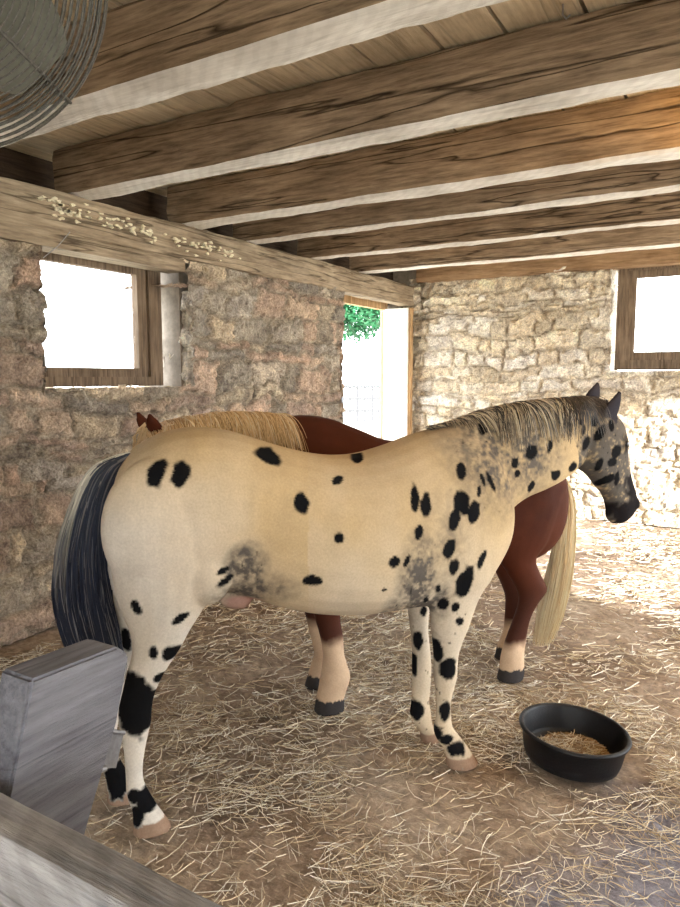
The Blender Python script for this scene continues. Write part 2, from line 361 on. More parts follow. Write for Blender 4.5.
# ------------------------------------------------------------------ floor
def floor_z(x, y):
    return .028*fbm(x*1.7, y*1.7, 70, 3)+.014*fbm(x*7, y*7, 75, 3)
def frow(x0, x1, y0, y1, st):
    nx = int((x1-x0)/st)+1; ny = int((y1-y0)/st)+1
    X, Y = np.meshgrid(np.linspace(x0, x1, nx), np.linspace(y0, y1, ny), indexing='ij'); return X.ravel(), Y.ravel(), nx, ny
x, y, nx, ny = frow(XW-.3, XR+.3, Y0, YF+.3, .03)
z = floor_z(x, y)-.012
M, nt, b = mat('trodden_straw_floor', .75, .3)
c = coords(nt); n1 = noise(nt, c, 1.1, 5, .6); n2 = noise(nt, c, 24, 6, .7); n3 = noise(nt, coords(nt, (1, 6, 1), (0, 0, .6)), 22, 4, .6); n4 = noise(nt, coords(nt, (6, 1, 1), (0, 0, .3)), 20, 4, .6)
col = ramp(nt, n1, [(.36, (.22, .16, .12)), (.5, (.36, .275, .205)), (.64, (.50, .42, .34))])
col = mix(nt, col, ramp(nt, n2, [(.35, (.5, .47, .44)), (.65, (1.35, 1.3, 1.25))]), .8, 'MULTIPLY')
st = mix(nt, n3, n4, .5, 'LIGHTEN'); col = mix(nt, col, (.72, .62, .46), ramp(nt, st, [(.6, (0, 0, 0)), (.7, (.75, .75, .75))]))
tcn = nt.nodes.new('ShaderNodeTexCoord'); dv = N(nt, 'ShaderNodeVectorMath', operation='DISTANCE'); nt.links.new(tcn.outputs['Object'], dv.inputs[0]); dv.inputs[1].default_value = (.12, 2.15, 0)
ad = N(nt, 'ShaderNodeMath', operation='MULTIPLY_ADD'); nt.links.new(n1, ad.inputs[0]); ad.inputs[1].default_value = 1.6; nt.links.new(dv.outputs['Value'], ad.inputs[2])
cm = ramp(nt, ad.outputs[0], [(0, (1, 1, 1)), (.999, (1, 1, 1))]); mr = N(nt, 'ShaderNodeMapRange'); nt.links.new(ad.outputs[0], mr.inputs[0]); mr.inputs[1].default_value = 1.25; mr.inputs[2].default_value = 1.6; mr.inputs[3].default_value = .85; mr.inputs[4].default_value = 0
conc_skytint = ramp(nt, n2, [(.3, (.13, .135, .19)), (.7, (.46, .47, .58))]); col = mix(nt, col, conc_skytint, mr.outputs[0])  # bare concrete patch, its blue tint stands for reflected sky light
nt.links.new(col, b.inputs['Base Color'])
p = bump(nt, b, n2, .6, .03); bump(nt, b, st, .5, .02, p)
FLM = M
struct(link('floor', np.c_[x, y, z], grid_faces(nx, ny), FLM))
STRAW = vcol_mat('straw', .6, .3)
def straws(name, n, region, zf, lmin=.05, lmax=.2, seed=1, parent=None, rad=.00135, lift=.012):
    rg = np.random.default_rng(seed); V = []; Fc = []; Cc = []
    pal = np.array([(.62, .50, .33), (.74, .65, .49), (.50, .39, .26), (.80, .74, .62), (.38, .29, .2), (.68, .62, .52)])
    P = region(rg, n); ang = rg.random(n)*2*np.pi; L = lmin+(lmax-lmin)*rg.random(n)**2; cv = rg.normal(0, .25, n)
    til = rg.normal(0, .09, n); zz = zf(P[:, 0], P[:, 1]); ci = rg.integers(0, len(pal), n); br = .8+.4*rg.random(n)
    dist = np.hypot(P[:, 0], P[:, 1]); rr = rad*(.7+.7*rg.random(n))*np.clip(dist/3.0, .8, 2.2)
    k = 4
    for i in range(n):
        t = np.linspace(-.5, .5, k)*L[i]; a = ang[i]+cv[i]*t/L[i]*2
        px = P[i, 0]+np.cumsum(np.cos(a))*L[i]/k-np.cos(ang[i])*L[i]/2; py = P[i, 1]+np.cumsum(np.sin(a))*L[i]/k-np.sin(ang[i])*L[i]/2
        pz = zf(px, py)*.6+zz[i]*.4+lift*rg.random()+np.abs(til[i]*t)*.6
        nxv = -math.sin(ang[i]); nyv = math.cos(ang[i]); r0 = rr[i]; b0 = len(V)
        for j in range(k):
            for (s, h) in ((1, -.3), (-1, -.3), (0, 1.0)): V.append((px[j]+nxv*r0*s, py[j]+nyv*r0*s, pz[j]+r0*h*1.2))
        for j in range(k-1):
            q = b0+j*3
            Fc += [(q, q+3, q+5, q+2), (q+1, q+2, q+5, q+4), (q, q+1, q+4, q+3)]
        Cc += [tuple(pal[ci[i]]*br[i])]*(3*k)
    return link(name, V, Fc, STRAW, parent, False, np.clip(Cc, 0, 1))
def reg(rg, n):
    # denser towards the viewer, thins out over bare trodden patches
    out = []
    while len(out) < n:
        d = 1.4+6.6*rg.random(4000)**1.35; a = rg.uniform(-.52, .52, 4000); X = Fh[0]*d+RT[0]*np.tan(a)*d; Yv = Fh[1]*d+RT[1]*np.tan(a)*d
        k = (X > XW+.22) & (Yv < YF-.1) & (Yv > .8) & (rg.random(4000) < np.clip(.5+1.5*fbm(X*1.3, Yv*1.3, 81, 3), .12, 1))
        k &= (np.hypot(X+.53, Yv-2.97) > .26) & (rg.random(4000) < np.clip((np.hypot(X-.12, Yv-2.15)-.15)/.6, .15, 1))
        out += list(np.c_[X[k], Yv[k]])
    return np.array(out[:n])
tag(straws('loose_straw', 24000, reg, floor_z, .04, .2, 5), 'loose yellow straw scattered over the whole stable floor', 'straw', None, 'stuff')

# ------------------------------------------------------------------ horses
def cr_interp(A, k=4):
    A = np.array(A, float); n = len(A); out = []
    for i in range(n-1):
        p0, p1, p2, p3 = A[max(i-1, 0)], A[i], A[i+1], A[min(i+2, n-1)]
        for j in range(k):
            t = j/k; out.append(.5*((2*p1)+(p2-p0)*t+(2*p0-5*p1+4*p2-p3)*t*t+(3*p1-p0-3*p2+p3)*t**3))
    out.append(A[-1]); return np.array(out)
def loft(mb, rings, n=28):
    # ring: centre(3), up half-vector(3), side half-vector(3), exponent, egg
    R = cr_interp(rings, 4); vs = []; fs = []
    for q in R:
        c, u, s, ex, egg = q[:3], q[3:6], q[6:9], q[9], q[10]
        for k in range(n):
            e = 2*math.pi*k/n; ce, se = math.cos(e), math.sin(e)
            pu = math.copysign(abs(ce)**(2/ex), ce); ps = math.copysign(abs(se)**(2/ex), se)
            vs.append(c+u*pu+s*ps*(1-egg*pu))
    L = len(R)
    for i in range(L-1):
        for k in range(n): fs.append((i*n+k, i*n+(k+1) % n, (i+1)*n+(k+1) % n, (i+1)*n+k))
    fs += [tuple(range(n))[::-1], tuple((L-1)*n+k for k in range(n))]
    mb.add(vs, fs)
def ellipsoid(mb, c, ax, n=16):
    vs = []; fs = []; ax = np.array(ax, float)
    for i in range(n+1):
        th = math.pi*i/n
        for j in range(n*2):
            ph = math.pi*j/n; vs.append(np.array(c)+ax[0]*math.cos(th)+math.sin(th)*(ax[1]*math.cos(ph)+ax[2]*math.sin(ph)))
    for i in range(n):
        for j in range(2*n): fs.append((i*2*n+j, i*2*n+(j+1) % (2*n), (i+1)*2*n+(j+1) % (2*n), (i+1)*2*n+j))
    mb.add(vs, fs)
class Horse:
    def __init__(s, p0, a):
        s.p0 = np.array([*p0, 0.]); a = np.array([*a, 0.]); s.a = a/np.linalg.norm(a); s.l = np.array([-s.a[1], s.a[0], 0])
        s.mb = MB()
    def at(s, u, v, L): return on(u, v, s.l, s.l@s.p0+L)     # a point of the plane at lateral offset L
    def torso(s, st):
        rg = []
        for (tu, tv, bu, bv, w, L, ex, egg) in st:
            T = s.at(tu, tv, L); B = s.at(bu, bv, L); rg.append([*((T+B)/2), *((T-B)/2), *(s.l*w), ex, egg])
        loft(s.mb, rg)
    def leg(s, st, ret=False, shift=0, Lnew=None):
        rg = []
        for (v, u0, u1, b, L) in st:
            P = s.at(u0, v, L); Q = s.at(u1, v, L); r = ray((u0+u1)/2, v); r[2] = 0
            tn = (r@s.a)/(r@s.l); W = np.linalg.norm(Q-P)/2; a = math.sqrt(max(W*W-(b*tn)**2, (W*.55)**2)); c = (P+Q)/2
            c[2] = max(c[2], .004); rg.append([*c, *(s.a*a), *(s.l*b), 2.2, 0])
        if Lnew is not None:
            R = np.array(rg)
            for q in R: q[:3] += s.a*shift+s.l*(Lnew*2)
            loft(s.mb, R, 20); return R
        loft(s.mb, rg, 20); return np.array(rg)
    def solid(s, name, voxel=.009, smooth=6):
        o = s.mb.build(name); 
        m1 = o.modifiers.new('r', 'REMESH'); m1.mode = 'VOXEL'; m1.voxel_size = voxel
        m2 = o.modifiers.new('s', 'SMOOTH'); m2.factor = .5; m2.iterations = smooth
        dg = bpy.context.evaluated_depsgraph_get(); me = bpy.data.meshes.new_from_object(o.evaluated_get(dg))
        bpy.data.objects.remove(o); me.name = name
        for k in list(me.color_attributes): me.color_attributes.remove(k)
        me.polygons.foreach_set('use_smooth', [True]*len(me.polygons))
        no = bpy.data.objects.new(name, me); COL.objects.link(no)
        V = np.zeros(len(me.vertices)*3); me.vertices.foreach_get('co', V); V = V.reshape(-1, 3)
        V[:, 2] = np.maximum(V[:, 2], .002); me.vertices.foreach_set('co', V.ravel()); me.update()
        s.V = V; s.bvh = BVHTree.FromPolygons([tuple(q) for q in V], [tuple(p.vertices) for p in me.polygons]); s.o = no
        Nn = np.zeros(len(V)*3); me.vertices.foreach_get('normal', Nn); s.N = Nn.reshape(-1, 3)
        return no
    def hit(s, u, v):
        d = ray(u, v); h = s.bvh.ray_cast(Vector(CP), Vector(d).normalized())
        return None if h[0] is None else np.array(h[0])
def spot_mask(V, P, ru, rv, ang, seed=0):
    d = V-P; dep = (P-CP)@FW; su, sv = ru*dep/FPX, rv*dep/FPX
    x = d@RT; y = -(d@UZ); c, s_ = math.cos(math.radians(ang)), math.sin(math.radians(ang)); a = x*c+y*s_; b = -x*s_+y*c
    w = 1+.35*fbm(V[:, 0]*35+V[:, 1]*21+seed, V[:, 2]*38+seed*3, 3, 2)
    q = np.sqrt((a/su)**2+(b/sv)**2)*w
    ok = np.abs(d@Fh) < max(su, sv)*1.3+.05
    return np.clip((1.12-q)/.22, 0, 1)*ok
def head(h, P, yaw, pitch, prof, roll=0):
    d = h.a*math.cos(yaw)+h.l*math.sin(yaw); N_ = d*math.cos(pitch)-UZ*math.sin(pitch); T = d*math.sin(pitch)+UZ*math.cos(pitch); W = h.l*math.cos(yaw)-h.a*math.sin(yaw)
    rg = [[*(P+N_*x+T*(t+b)/2), *(T*(t-b)/2), *(W*w), ex, egg] for (x, t, b, w, ex, egg) in prof]
    loft(h.mb, rg); return N_, T, W
HEADP = [(-.045, -.03, -.13, .045, 2, 0), (0, .0, -.19, .075, 2.1, 0), (.07, .018, -.24, .092, 2.2, 0), (.14, .024, -.268, .1, 2.3, -.05), (.21, .02, -.262, .092, 2.3, -.05), (.28, .01, -.222, .076, 2.2, -.02),
         (.36, .0, -.175, .062, 2.2, 0), (.44, -.008, -.152, .055, 2.2, 0), (.51, -.012, -.152, .056, 2.3, 0), (.565, -.025, -.16, .056, 2.3, 0), (.6, -.05, -.155, .046, 2.1, 0), (.617, -.08, -.135, .03, 2, 0)]
def ear(mb, base, tip, side, fwd, w=.034):
    base, tip = np.array(base), np.array(tip); ax = tip-base; rg = []
    for t, q in ((-.12, .8), (.05, .95), (.25, 1.15), (.45, 1.1), (.65, .82), (.83, .48), (1, .12)):
        c = base+ax*t+fwd*(.012*math.sin(math.pi*min(1, max(0, t)))); rg.append([*c, *(fwd*.015*(.6+.4*q)), *(side*w*q), 2, 0])
    loft(mb, rg, 14)

# ---- spotted horse
A1 = (.635, .772); N1 = (-.772, .635)
h1 = Horse((-1.41+N1[0]*.1, 2.16+N1[1]*.1), A1)
h1.torso([(112, 492, 110, 522, .10, 0, 2, 0), (118, 470, 113, 560, .185, 0, 2.2, 0), (132, 450, 130, 585, .235, 0, 2.3, -.02), (158, 434, 165, 592, .262, 0, 2.3, -.03), (188, 427, 195, 592, .27, 0, 2.3, -.03), (222, 429, 222, 588, .262, 0, 2.3, -.02),
          (252, 437, 246, 594, .255, 0, 2.3, 0), (285, 447, 276, 603, .27, 0, 2.3, .03), (320, 454, 310, 609, .29, 0, 2.3, .05), (355, 454, 348, 610, .297, 0, 2.3, .05), (388, 445, 385, 606, .287, 0, 2.3, .06), (415, 434, 418, 602, .262, 0, 2.3, .08),
          (442, 427, 446, 600, .235, 0, 2.3, .06), (466, 430, 468, 594, .215, 0, 2.3, 0), (486, 446, 482, 578, .18, 0, 2.2, -.1), (499, 480, 496, 556, .13, 0, 2.1, -.1), (504, 500, 502, 538, .07, 0, 2, 0)])
h1.torso([(425, 431, 462, 560, .17, 0, 2.2, .2), (452, 423, 492, 540, .15, 0, 2.2, .2), (480, 413, 503, 515, .115, .005, 2.1, .2), (508, 406, 522, 499, .095, .02, 2.1, .18), (536, 402, 543, 490, .085, .045, 2.1, .15), (562, 400, 560, 481, .08, .08, 2.1, .1), (585, 399, 574, 470, .075, .12, 2.1, .05), (597, 402, 588, 455, .06, .14, 2, 0)])
NH = [(505, 108, 205, .10, -.15), (545, 108, 222, .115, -.15), (585, 114, 214, .105, -.145), (610, 122, 204, .088, -.14), (630, 130, 191, .073, -.135), (650, 132, 180, .06, -.13), (675, 126, 164, .046, -.12), (695, 121, 155, .04, -.115), (710, 118, 152, .041, -.11), (724, 119, 151, .039, -.11), (744, 123, 146.5, .031, -.11), (765, 125, 143, .027, -.11), (782, 126, 144, .027, -.11), (795, 127, 150, .034, -.11), (807, 132, 157, .033, -.11), (816, 133, 163, .040, -.11), (825, 133, 169, .047, -.11), (833, 133, 172, .052, -.11)]
h1.leg(NH)
R = h1.leg(NH[:0] or NH, shift=-.085, Lnew=.115)
h1.leg([(520, 432, 496, .09, -.14), (560, 428, 492, .09, -.14), (585, 428, 486, .08, -.135), (600, 429, 478, .072, -.13), (628, 431, 468, .06, -.12), (648, 433, 460, .05, -.115), (662, 433.5, 457.5, .045, -.11), (675, 433.5, 457, .045, -.11), (688, 435, 454, .04, -.11), (700, 436, 451, .031, -.11), (716, 436, 451, .029, -.11), (728, 433.5, 453, .036, -.11), (738, 437, 460, .034, -.11), (748, 444, 468, .039, -.11), (757, 446, 474, .048, -.11), (768, 446, 479, .056, -.11)])
h1.leg([(540, 405, 450, .09, .13), (585, 404, 436, .075, .125), (600, 406, 430, .068, .12), (628, 410, 428, .053, .115), (648, 412, 430, .047, .11), (662, 412, 431, .044, .11), (675, 412, 431, .041, .11), (690, 412, 430, .032, .11), (702, 411, 429, .029, .11), (714, 410, 431, .036, .11), (724, 415, 432, .034, .11), (732, 420, 436, .042, .11), (743, 420, 439, .052, .11)])
# haunch, stifle, shoulder and forearm masses
def mass(h, u, v, L, ra, rz, rl): ellipsoid(h.mb, h.at(u, v, L), [h.a*ra, h.l*rl, UZ*rz])
mass(h1, 162, 528, -.165, .2, .25, .115); mass(h1, 162, 528, .165, .2, .25, .115)
mass(h1, 205, 572, -.17, .1, .12, .085); mass(h1, 205, 572, .17, .1, .12, .085)
mass(h1, 455, 512, -.14, .13, .2, .10); mass(h1, 455, 512, .14, .13, .2, .10)
mass(h1, 440, 570, -.145, .09, .12, .08)
# sheath
ellipsoid(h1.mb, h1.at(236, 592, -.01), [h1.a*.075, h1.l*.055, UZ*.065]); ellipsoid(h1.mb, h1.at(242, 601, -.01), [h1.a*.032, h1.l*.03, UZ*.03])
P1 = h1.at(602, 402, .15)
HP1 = [(x*.99, t*1.06+(.012 if x > .1 else 0), b*(1.02 if x < .3 else 1.16), w*1.1, ex+.2, eg) for x, t, b, w, ex, eg in HEADP]
hN, hT, hW = head(h1, P1, math.radians(11), math.radians(61), HP1)
hd = lambda x, t, w: P1+hN*x+hT*t+hW*w
for sgn in (-1, 1):
    ellipsoid(h1.mb, hd(.2, -.04, sgn*.082), [hN*.042, hT*.032, hW*.024])     # brow and eye socket
    ellipsoid(h1.mb, hd(.17, -.17, sgn*.06), [hN*.1, hT*.09, hW*.042])          # cheek
    ellipsoid(h1.mb, hd(.555, -.05, sgn*.046), [hN*.032, hT*.028, hW*.018])      # nostril flare
EARS = []
for (bu, bv, bL), (tu, tv, tL) in (((604, 420, .075), (620, 391, .08)), ((587, 405, .205), (598, 382, .215))):
    eb = h1.at(bu, bv, bL); tipv = h1.at(tu, tv, tL); fwdv = -h1.l*.9+h1.a*.3; sd = np.cross(tipv-eb, fwdv); sd /= np.linalg.norm(sd); fwdv = np.cross(sd, tipv-eb); fwdv /= np.linalg.norm(fwdv)
    ear(h1.mb, eb, tipv, sd, fwdv, .044); EARS.append((eb, tipv))
ellipsoid(h1.mb, hd(.545, -.175, 0), [hN*.05, hT*.03, hW*.036])                # chin
b1 = h1.solid('spotted_horse', .008, 5)
V = h1.V; nv = len(V)
sco = (V-h1.p0)@h1.a; lat = (V-h1.p0)@h1.l; zz = V[:, 2]
n1 = fbm(V[:, 0]*3+V[:, 1]*2, zz*3+V[:, 1], 4, 3); n2 = fbm(V[:, 0]*60+V[:, 1]*41, zz*70, 8, 3); n3 = fbm(V[:, 0]*14+V[:, 1]*11, zz*15, 12, 3)
base = np.array([.52, .385, .22]); white = np.array([.68, .63, .56]); grey = np.array([.11, .097, .085]); black = np.array([.007, .0065, .009])
def proj_uv(V):
    d = V-CP; z_ = d@FW; return CU+FPX*(d@RT)/z_, CV-FPX*(d@UP)/z_
hx = (V-P1)@hN; ht = (V-P1)@hT; hw_ = (V-P1)@hW
# coat: warm cream on top, whiter towards the rump, thigh and belly
sA = (h1.at(110, 500, 0)-h1.p0)@h1.a; sB = (h1.at(250, 500, 0)-h1.p0)@h1.a
rump = np.clip(1-(sco-sA)/(sB-sA), 0, 1); low = np.clip((1.12-zz)/.35, 0, 1)
wm = np.clip(.85*rump*np.clip((1.45-zz)/.3, 0, 1)+.45*low+.3*n1, 0, 1)
C = base*(1-wm[:, None])+white*wm[:, None]
def blob(u, v, r, ru=1., L=-.2):
    P = h1.at(u, v, L); d = V-P; return np.clip(1-np.sqrt((d@h1.a/(r*ru))**2+(d[:, 2]/r)**2), 0, 1)
gm = np.zeros(nv)
for (u, v, r, ru, k) in ((412, 575, .24, .5, 1.3), (425, 605, .16, .9, 1.2), (244, 566, .12, .8, 1.5), (252, 592, .1, 2., .9), (505, 455, .34, 1.0, .85), (545, 455, .26, 1.2, .95), (410, 610, .15, 1, 1.1), (420, 660, .34, .5, .7), (440, 540, .3, .5, .45)):
    gm = np.maximum(gm, blob(u, v, r, ru)*k)
onhead = np.clip((hx+.04)/.08, 0, 1)*(ht > -.33)*(sco > (h1.at(545, 450, .05)-h1.p0)@h1.a)
gm = np.maximum(gm, onhead*np.clip(.8+.9*hx/.4, 0, 1.5)); gm = np.clip(gm*(1.05+1.1*n2+.9*n3), 0, 1)
C = C*(1-gm[:, None])+grey*gm[:, None]
# muzzle dark, lower legs, hooves
mz = np.clip((hx-.345+.35*n3+.75*(ht+.08))/.14, 0, 1)*onhead
for sgn in (-1, 1):
    mz = np.maximum(mz, .9*np.clip(1.25-np.sqrt(((hx-.205)/.05)**2+((ht+.045)/.036)**2+((hw_-sgn*.09)/.06)**2)+.5*n3, 0, 1)*onhead); C = C*(1-mz[:, None])+np.array([.014, .012, .013])*mz[:, None]
er = onhead*np.clip((ht-.035)/.02, 0, 1)*(hx < .04)*.85; er = np.maximum(er, np.clip((zz-(P1[2]+.015))/.02, 0, 1)*.9*(sco > (h1.at(570, 450, .05)-h1.p0)@h1.a)); 
for eb, tp_ in EARS:
    ax_ = tp_-eb; L_ = np.linalg.norm(ax_); ax_ /= L_; t_ = (V-eb)@ax_; ds = np.linalg.norm((V-eb)-np.outer(t_, ax_), axis=1)
    er = np.maximum(er, np.clip((t_+.0)/.02, 0, 1)*(ds < .06)*(t_ < L_+.05))
C = C*(1-er[:, None])+np.array([.035, .032, .04])*er[:, None]
SP = [(156, 473, 10, 14, 10), (181, 474, 9, 13, 8), (268, 456, 13, 6, 28), (301, 503, 8, 11, -12), (338, 480, 6, 4, -20), (339, 538, 6, 6, 0), (312, 581, 10, 6, 5), (357, 457, 7, 4, 0), (394, 562, 7, 6, -15), (407, 561, 3, 7, 25), (384, 590, 2.5, 2, 0),
      (405, 436, 9, 4, 0), (461, 470, 6, 9, 0), (415, 499, 5, 14, 0), (426, 505, 6, 12, 0), (419, 532, 4.5, 8, 10), (483, 480, 2.2, 7, -20), (491, 482, 3, 12, -25), (479, 491, 2.5, 6, 5), (462, 503, 9, 13, 0), (455, 519, 6, 13, 15), (474, 512, 7, 11, 15), (449, 549, 7, 11, 8), (454, 567, 5.5, 9, 0), (465, 582, 9, 19, 18),
      (482, 559, 4, 10, 25), (438, 589, 2.5, 5, 0), (443, 604, 6, 7, 0), (455, 607, 3.5, 5, 10), (532, 452, 8, 7, -20), (550, 446, 3.5, 7, 15), (515, 463, 5, 6, 10), (517.5, 473, 4, 4, 0), (483, 428, 6, 7, 0), (531, 487, 4, 7, 20), (426, 600, 3, 5, 0),
      (437, 650, 6, 14, -10), (448, 668, 9, 13, 15), (445, 711, 6, 11, 8), (456, 607, 4, 5, 0), (460, 621, 5, 5, 20), (456, 749, 11, 8, 10), (436, 733, 6, 10, -5), (446, 740, 7, 6, 20), (418, 640, 5, 11, 0), (414, 665, 3.5, 12, 0), (416, 710, 8, 12, 5), (424, 611, 3.5, 6, 0),
      (136, 607, 5, 8, -20), (180, 619, 9, 4.5, -35), (153, 653, 5, 8, 0), (171, 653, 7.5, 9, 25), (161, 677, 6.5, 6, 10), (133, 690, 16, 20, -30), (135, 712, 21, 28, 0), (150, 698, 6, 10, 20), (148, 797, 9, 13, 10), (137, 815, 8, 13, 10), (146, 808, 8, 6, 10), (134, 797, 9, 8, 0), (118, 780, 14, 22, 0), (126, 640, 5, 14, 0),
      (223, 571, 6, 3.5, -25), (225, 581, 8, 4, -30),
      (611, 425, 3.5, 6, -10), (594, 422, 4, 6, 0), (600, 433, 5, 10, 30), (583.5, 430, 3.2, 6, 15), (586, 443, 5, 8, 25), (573, 467, 6, 6, 20), (599, 465, 4, 7, 10), (606, 480, 10, 5, -30), (581, 422, 2.5, 3, 0), (583, 408, 3.5, 2, 0), (556, 475, 7, 6, 10), (616, 452, 7, 8, 0), (612, 462, 7, 5, 0), (566, 416, 3, 3, 0), (617, 478, 3, 8, 0), (590, 488, 5, 3, 0)]
sm = np.zeros(nv)
for i, (u, v, ru, rv, an) in enumerate(SP):
    P = h1.hit(u, v)
    if P is None: continue
    sm = np.maximum(sm, spot_mask(V, P, ru*.95, rv*.95, an, i))
rs = random.Random(3)
far = np.where((h1.N@h1.l > .5) & (zz > .9))[0]      # the side away from the viewer has spots of its own
for i in range(34):
    P = V[far[rs.randrange(len(far))]]; q = np.linalg.norm((V-P)*np.array([1, 1, .75]), axis=1)/rs.uniform(.022, .05)
    sm = np.maximum(sm, np.clip((1.1-q*(1+.3*n2))/.2, 0, 1))
flk = np.clip((fbm(V[:, 0]*48+V[:, 1]*37, zz*50, 30, 2)-.50)/.1, 0, 1)*np.clip(gm*1.2+.9*(zz < .75)*(sco > sB), 0, 1)
sm = np.maximum(sm, flk*.9); C = C*(1-sm[:, None])+black*sm[:, None]
hf = np.clip((.062-zz)/.012, 0, 1); hc = np.array([.33, .22, .155]); C = np.where((hf > .5)[:, None] & (sm < .4)[:, None], hc*(1+.2*n3[:, None]), C)
pk = blob(240, 598, .085, 1.0, -.03)*np.clip((h1.at(240, 589, 0)[2]-zz)/.02, 0, 1)*2; pk = np.clip(pk, 0, .9); C = C*(1-pk[:, None])+np.array([.42, .25, .22])*pk[:, None]
C = C*(1+.10*n3[:, None]); setcol(b1.data, np.clip(C, .008, .92))
b1.data.materials.append(vcol_mat('horse_coat', .8, .03, fine=.8))
tag(b1, 'cream appaloosa horse with black spots standing across the stable in front of the chestnut', 'horse')
EYE = flat_mat('dark_eye', (.01, .008, .008), .08, .7, 0, 0)
def eyes(h, hd_, x=.205, t=-.04, w=.096, sides=(-1, 1)):
    for sgn in sides:
        mb = MB(); ellipsoid(mb, hd_(x, t, sgn*w), [hN*.021, hT*.017, hW*.014], 10); mb.build('eye', EYE, h.o, True)
eyes(h1, hd)

HAIR = vcol_mat('horse_hair', .45, .4)
def drape(h, mb, root, dirs, L, n=9, r=.0022, off=.004, c=(.05, .04, .04), grow=0., down=1.):
    # a strand that lies on the body and follows its surface
    pts = []; p = np.array(root, float); d = np.array(dirs, float); d /= np.linalg.norm(d)
    for i in range(n):
        q = h.bvh.find_nearest(Vector(p))
        if q[0] is not None:
            nn = np.array(q[1]); loc = np.array(q[0]); sd = (p-loc)@nn
            if sd < off+grow*i: p = loc+nn*(off+grow*i)
            elif sd < .12: p = loc+nn*(off+grow*i+(sd-off)*.55)
        pts.append(p.copy()); d = d+np.array([0, 0, -.28*down]); d /= np.linalg.norm(d); p = p+d*L/n
    mb.tube(pts, r*np.linspace(1, .35, n), 3, c, cap=False)
mn = MB(); r = random.Random(12)
crest = [(428, 432, 0), (440, 427, 0), (455, 421, .0), (480, 412, .005), (508, 405, .02), (536, 401, .045), (562, 399, .08), (582, 397, .115), (597, 398, .14)]
cp = cr_interp([h1.at(u, v, L) for u, v, L in crest], 8)
view = -h1.l
for k in range(1300):
    t = r.random()**.9*.93*(len(cp)-1.01); i = int(t); p = cp[i]*(1-(t-i))+cp[i+1]*(t-i); q = t/(len(cp)-1)
    p = p+UZ*r.uniform(-.012, .010)+h1.l*r.uniform(-.02, .02)
    L = (.04+.24*min(1, max(0, q-.2)*3.5))*r.uniform(.3, 1.1)*(1 if q < .85 else .6)
    dd = view*r.uniform(.5, .9)+UZ*r.uniform(.15, .45)+h1.a*(r.uniform(.0, .55)+.35*math.sin(q*23))
    v = r.random(); w_ = math.sin(q*37)*.5+.5
    c = (.04, .035, .03) if v < .42 else ((.30, .24, .17) if v < .7 else (.56, .47, .33))
    if q > .75 and v > .4: c = (.08, .06, .05)
    drape(h1, mn, p, dd, L, 9, r.uniform(.0016, .003), .004+r.random()*.01, c)
mn.build('mane', HAIR, b1, True)
# forelock between the ears
ml = MB()
for k in range(60):
    p = hd(.0+r.uniform(-.02, .02), .015, r.uniform(-.03, .03)); drape(h1, ml, p, hN*.9+hT*.35+hW*r.uniform(-.2, .2), r.uniform(.05, .12), 7, .002, .004, (.05, .04, .035))
ml.build('forelock', HAIR, b1, True)
# tail
def tail(h, name, path, wid, nst, colf, Lfun, seed, r0=.0026, parent=None):
    mb = MB(); rr = random.Random(seed); P = cr_interp([h.at(u, v, L) for u, v, L in path], 5); W = np.interp(np.linspace(0, 1, len(P)), np.linspace(0, 1, len(wid)), wid)
    for k in range(nst):
        e = rr.random()*2*math.pi; q = math.sqrt(rr.random()); oa, ol = math.cos(e)*q, math.sin(e)*q; end = int(len(P)*Lfun(rr, oa)); wav = rr.uniform(0, 6.28)
        j = rr.uniform(-.006, .006); st0 = 0 if rr.random() < .6 else rr.randrange(0, max(1, len(P)//3))
        pts = [P[i]+h.a*(oa*W[i]+j*math.sin(i*.5+wav))+h.l*(ol*W[i]*.75+j*math.cos(i*.4+wav)) for i in range(st0, max(end, st0+4))]
        n = len(pts); mb.tube(pts, r0*rr.uniform(.7, 1.5)*np.linspace(1, .3, n), 3, colf(rr, oa, n), cap=False)
    return mb.build(name, HAIR, parent, True)
def c1(rr, oa, n):
    v = rr.random()
    top = np.array((.75, .70, .58)) if (oa < -.5 and v < .8) else (np.array((.2, .18, .17)) if v < .15 else np.array((.03, .035, .05)))
    bot = np.array((.018, .026, .055)) if v < .9 else np.array((.2, .2, .22))
    k = np.clip(np.linspace(-.15, 1.5, n), 0, 1)[:, None]; return top*(1-k)+bot*k
tail(h1, 'tail', [(140, 452, 0), (122, 457, 0), (104, 470, 0), (91, 500, 0), (82, 545, 0), (82, 590, 0), (90, 630, 0), (101, 668, 0), (106, 700, 0)], [.022, .035, .05, .062, .082, .098, .10, .088, .045], 1500, c1, lambda rr, oa: rr.uniform(.78, 1), 3, .0028, b1)

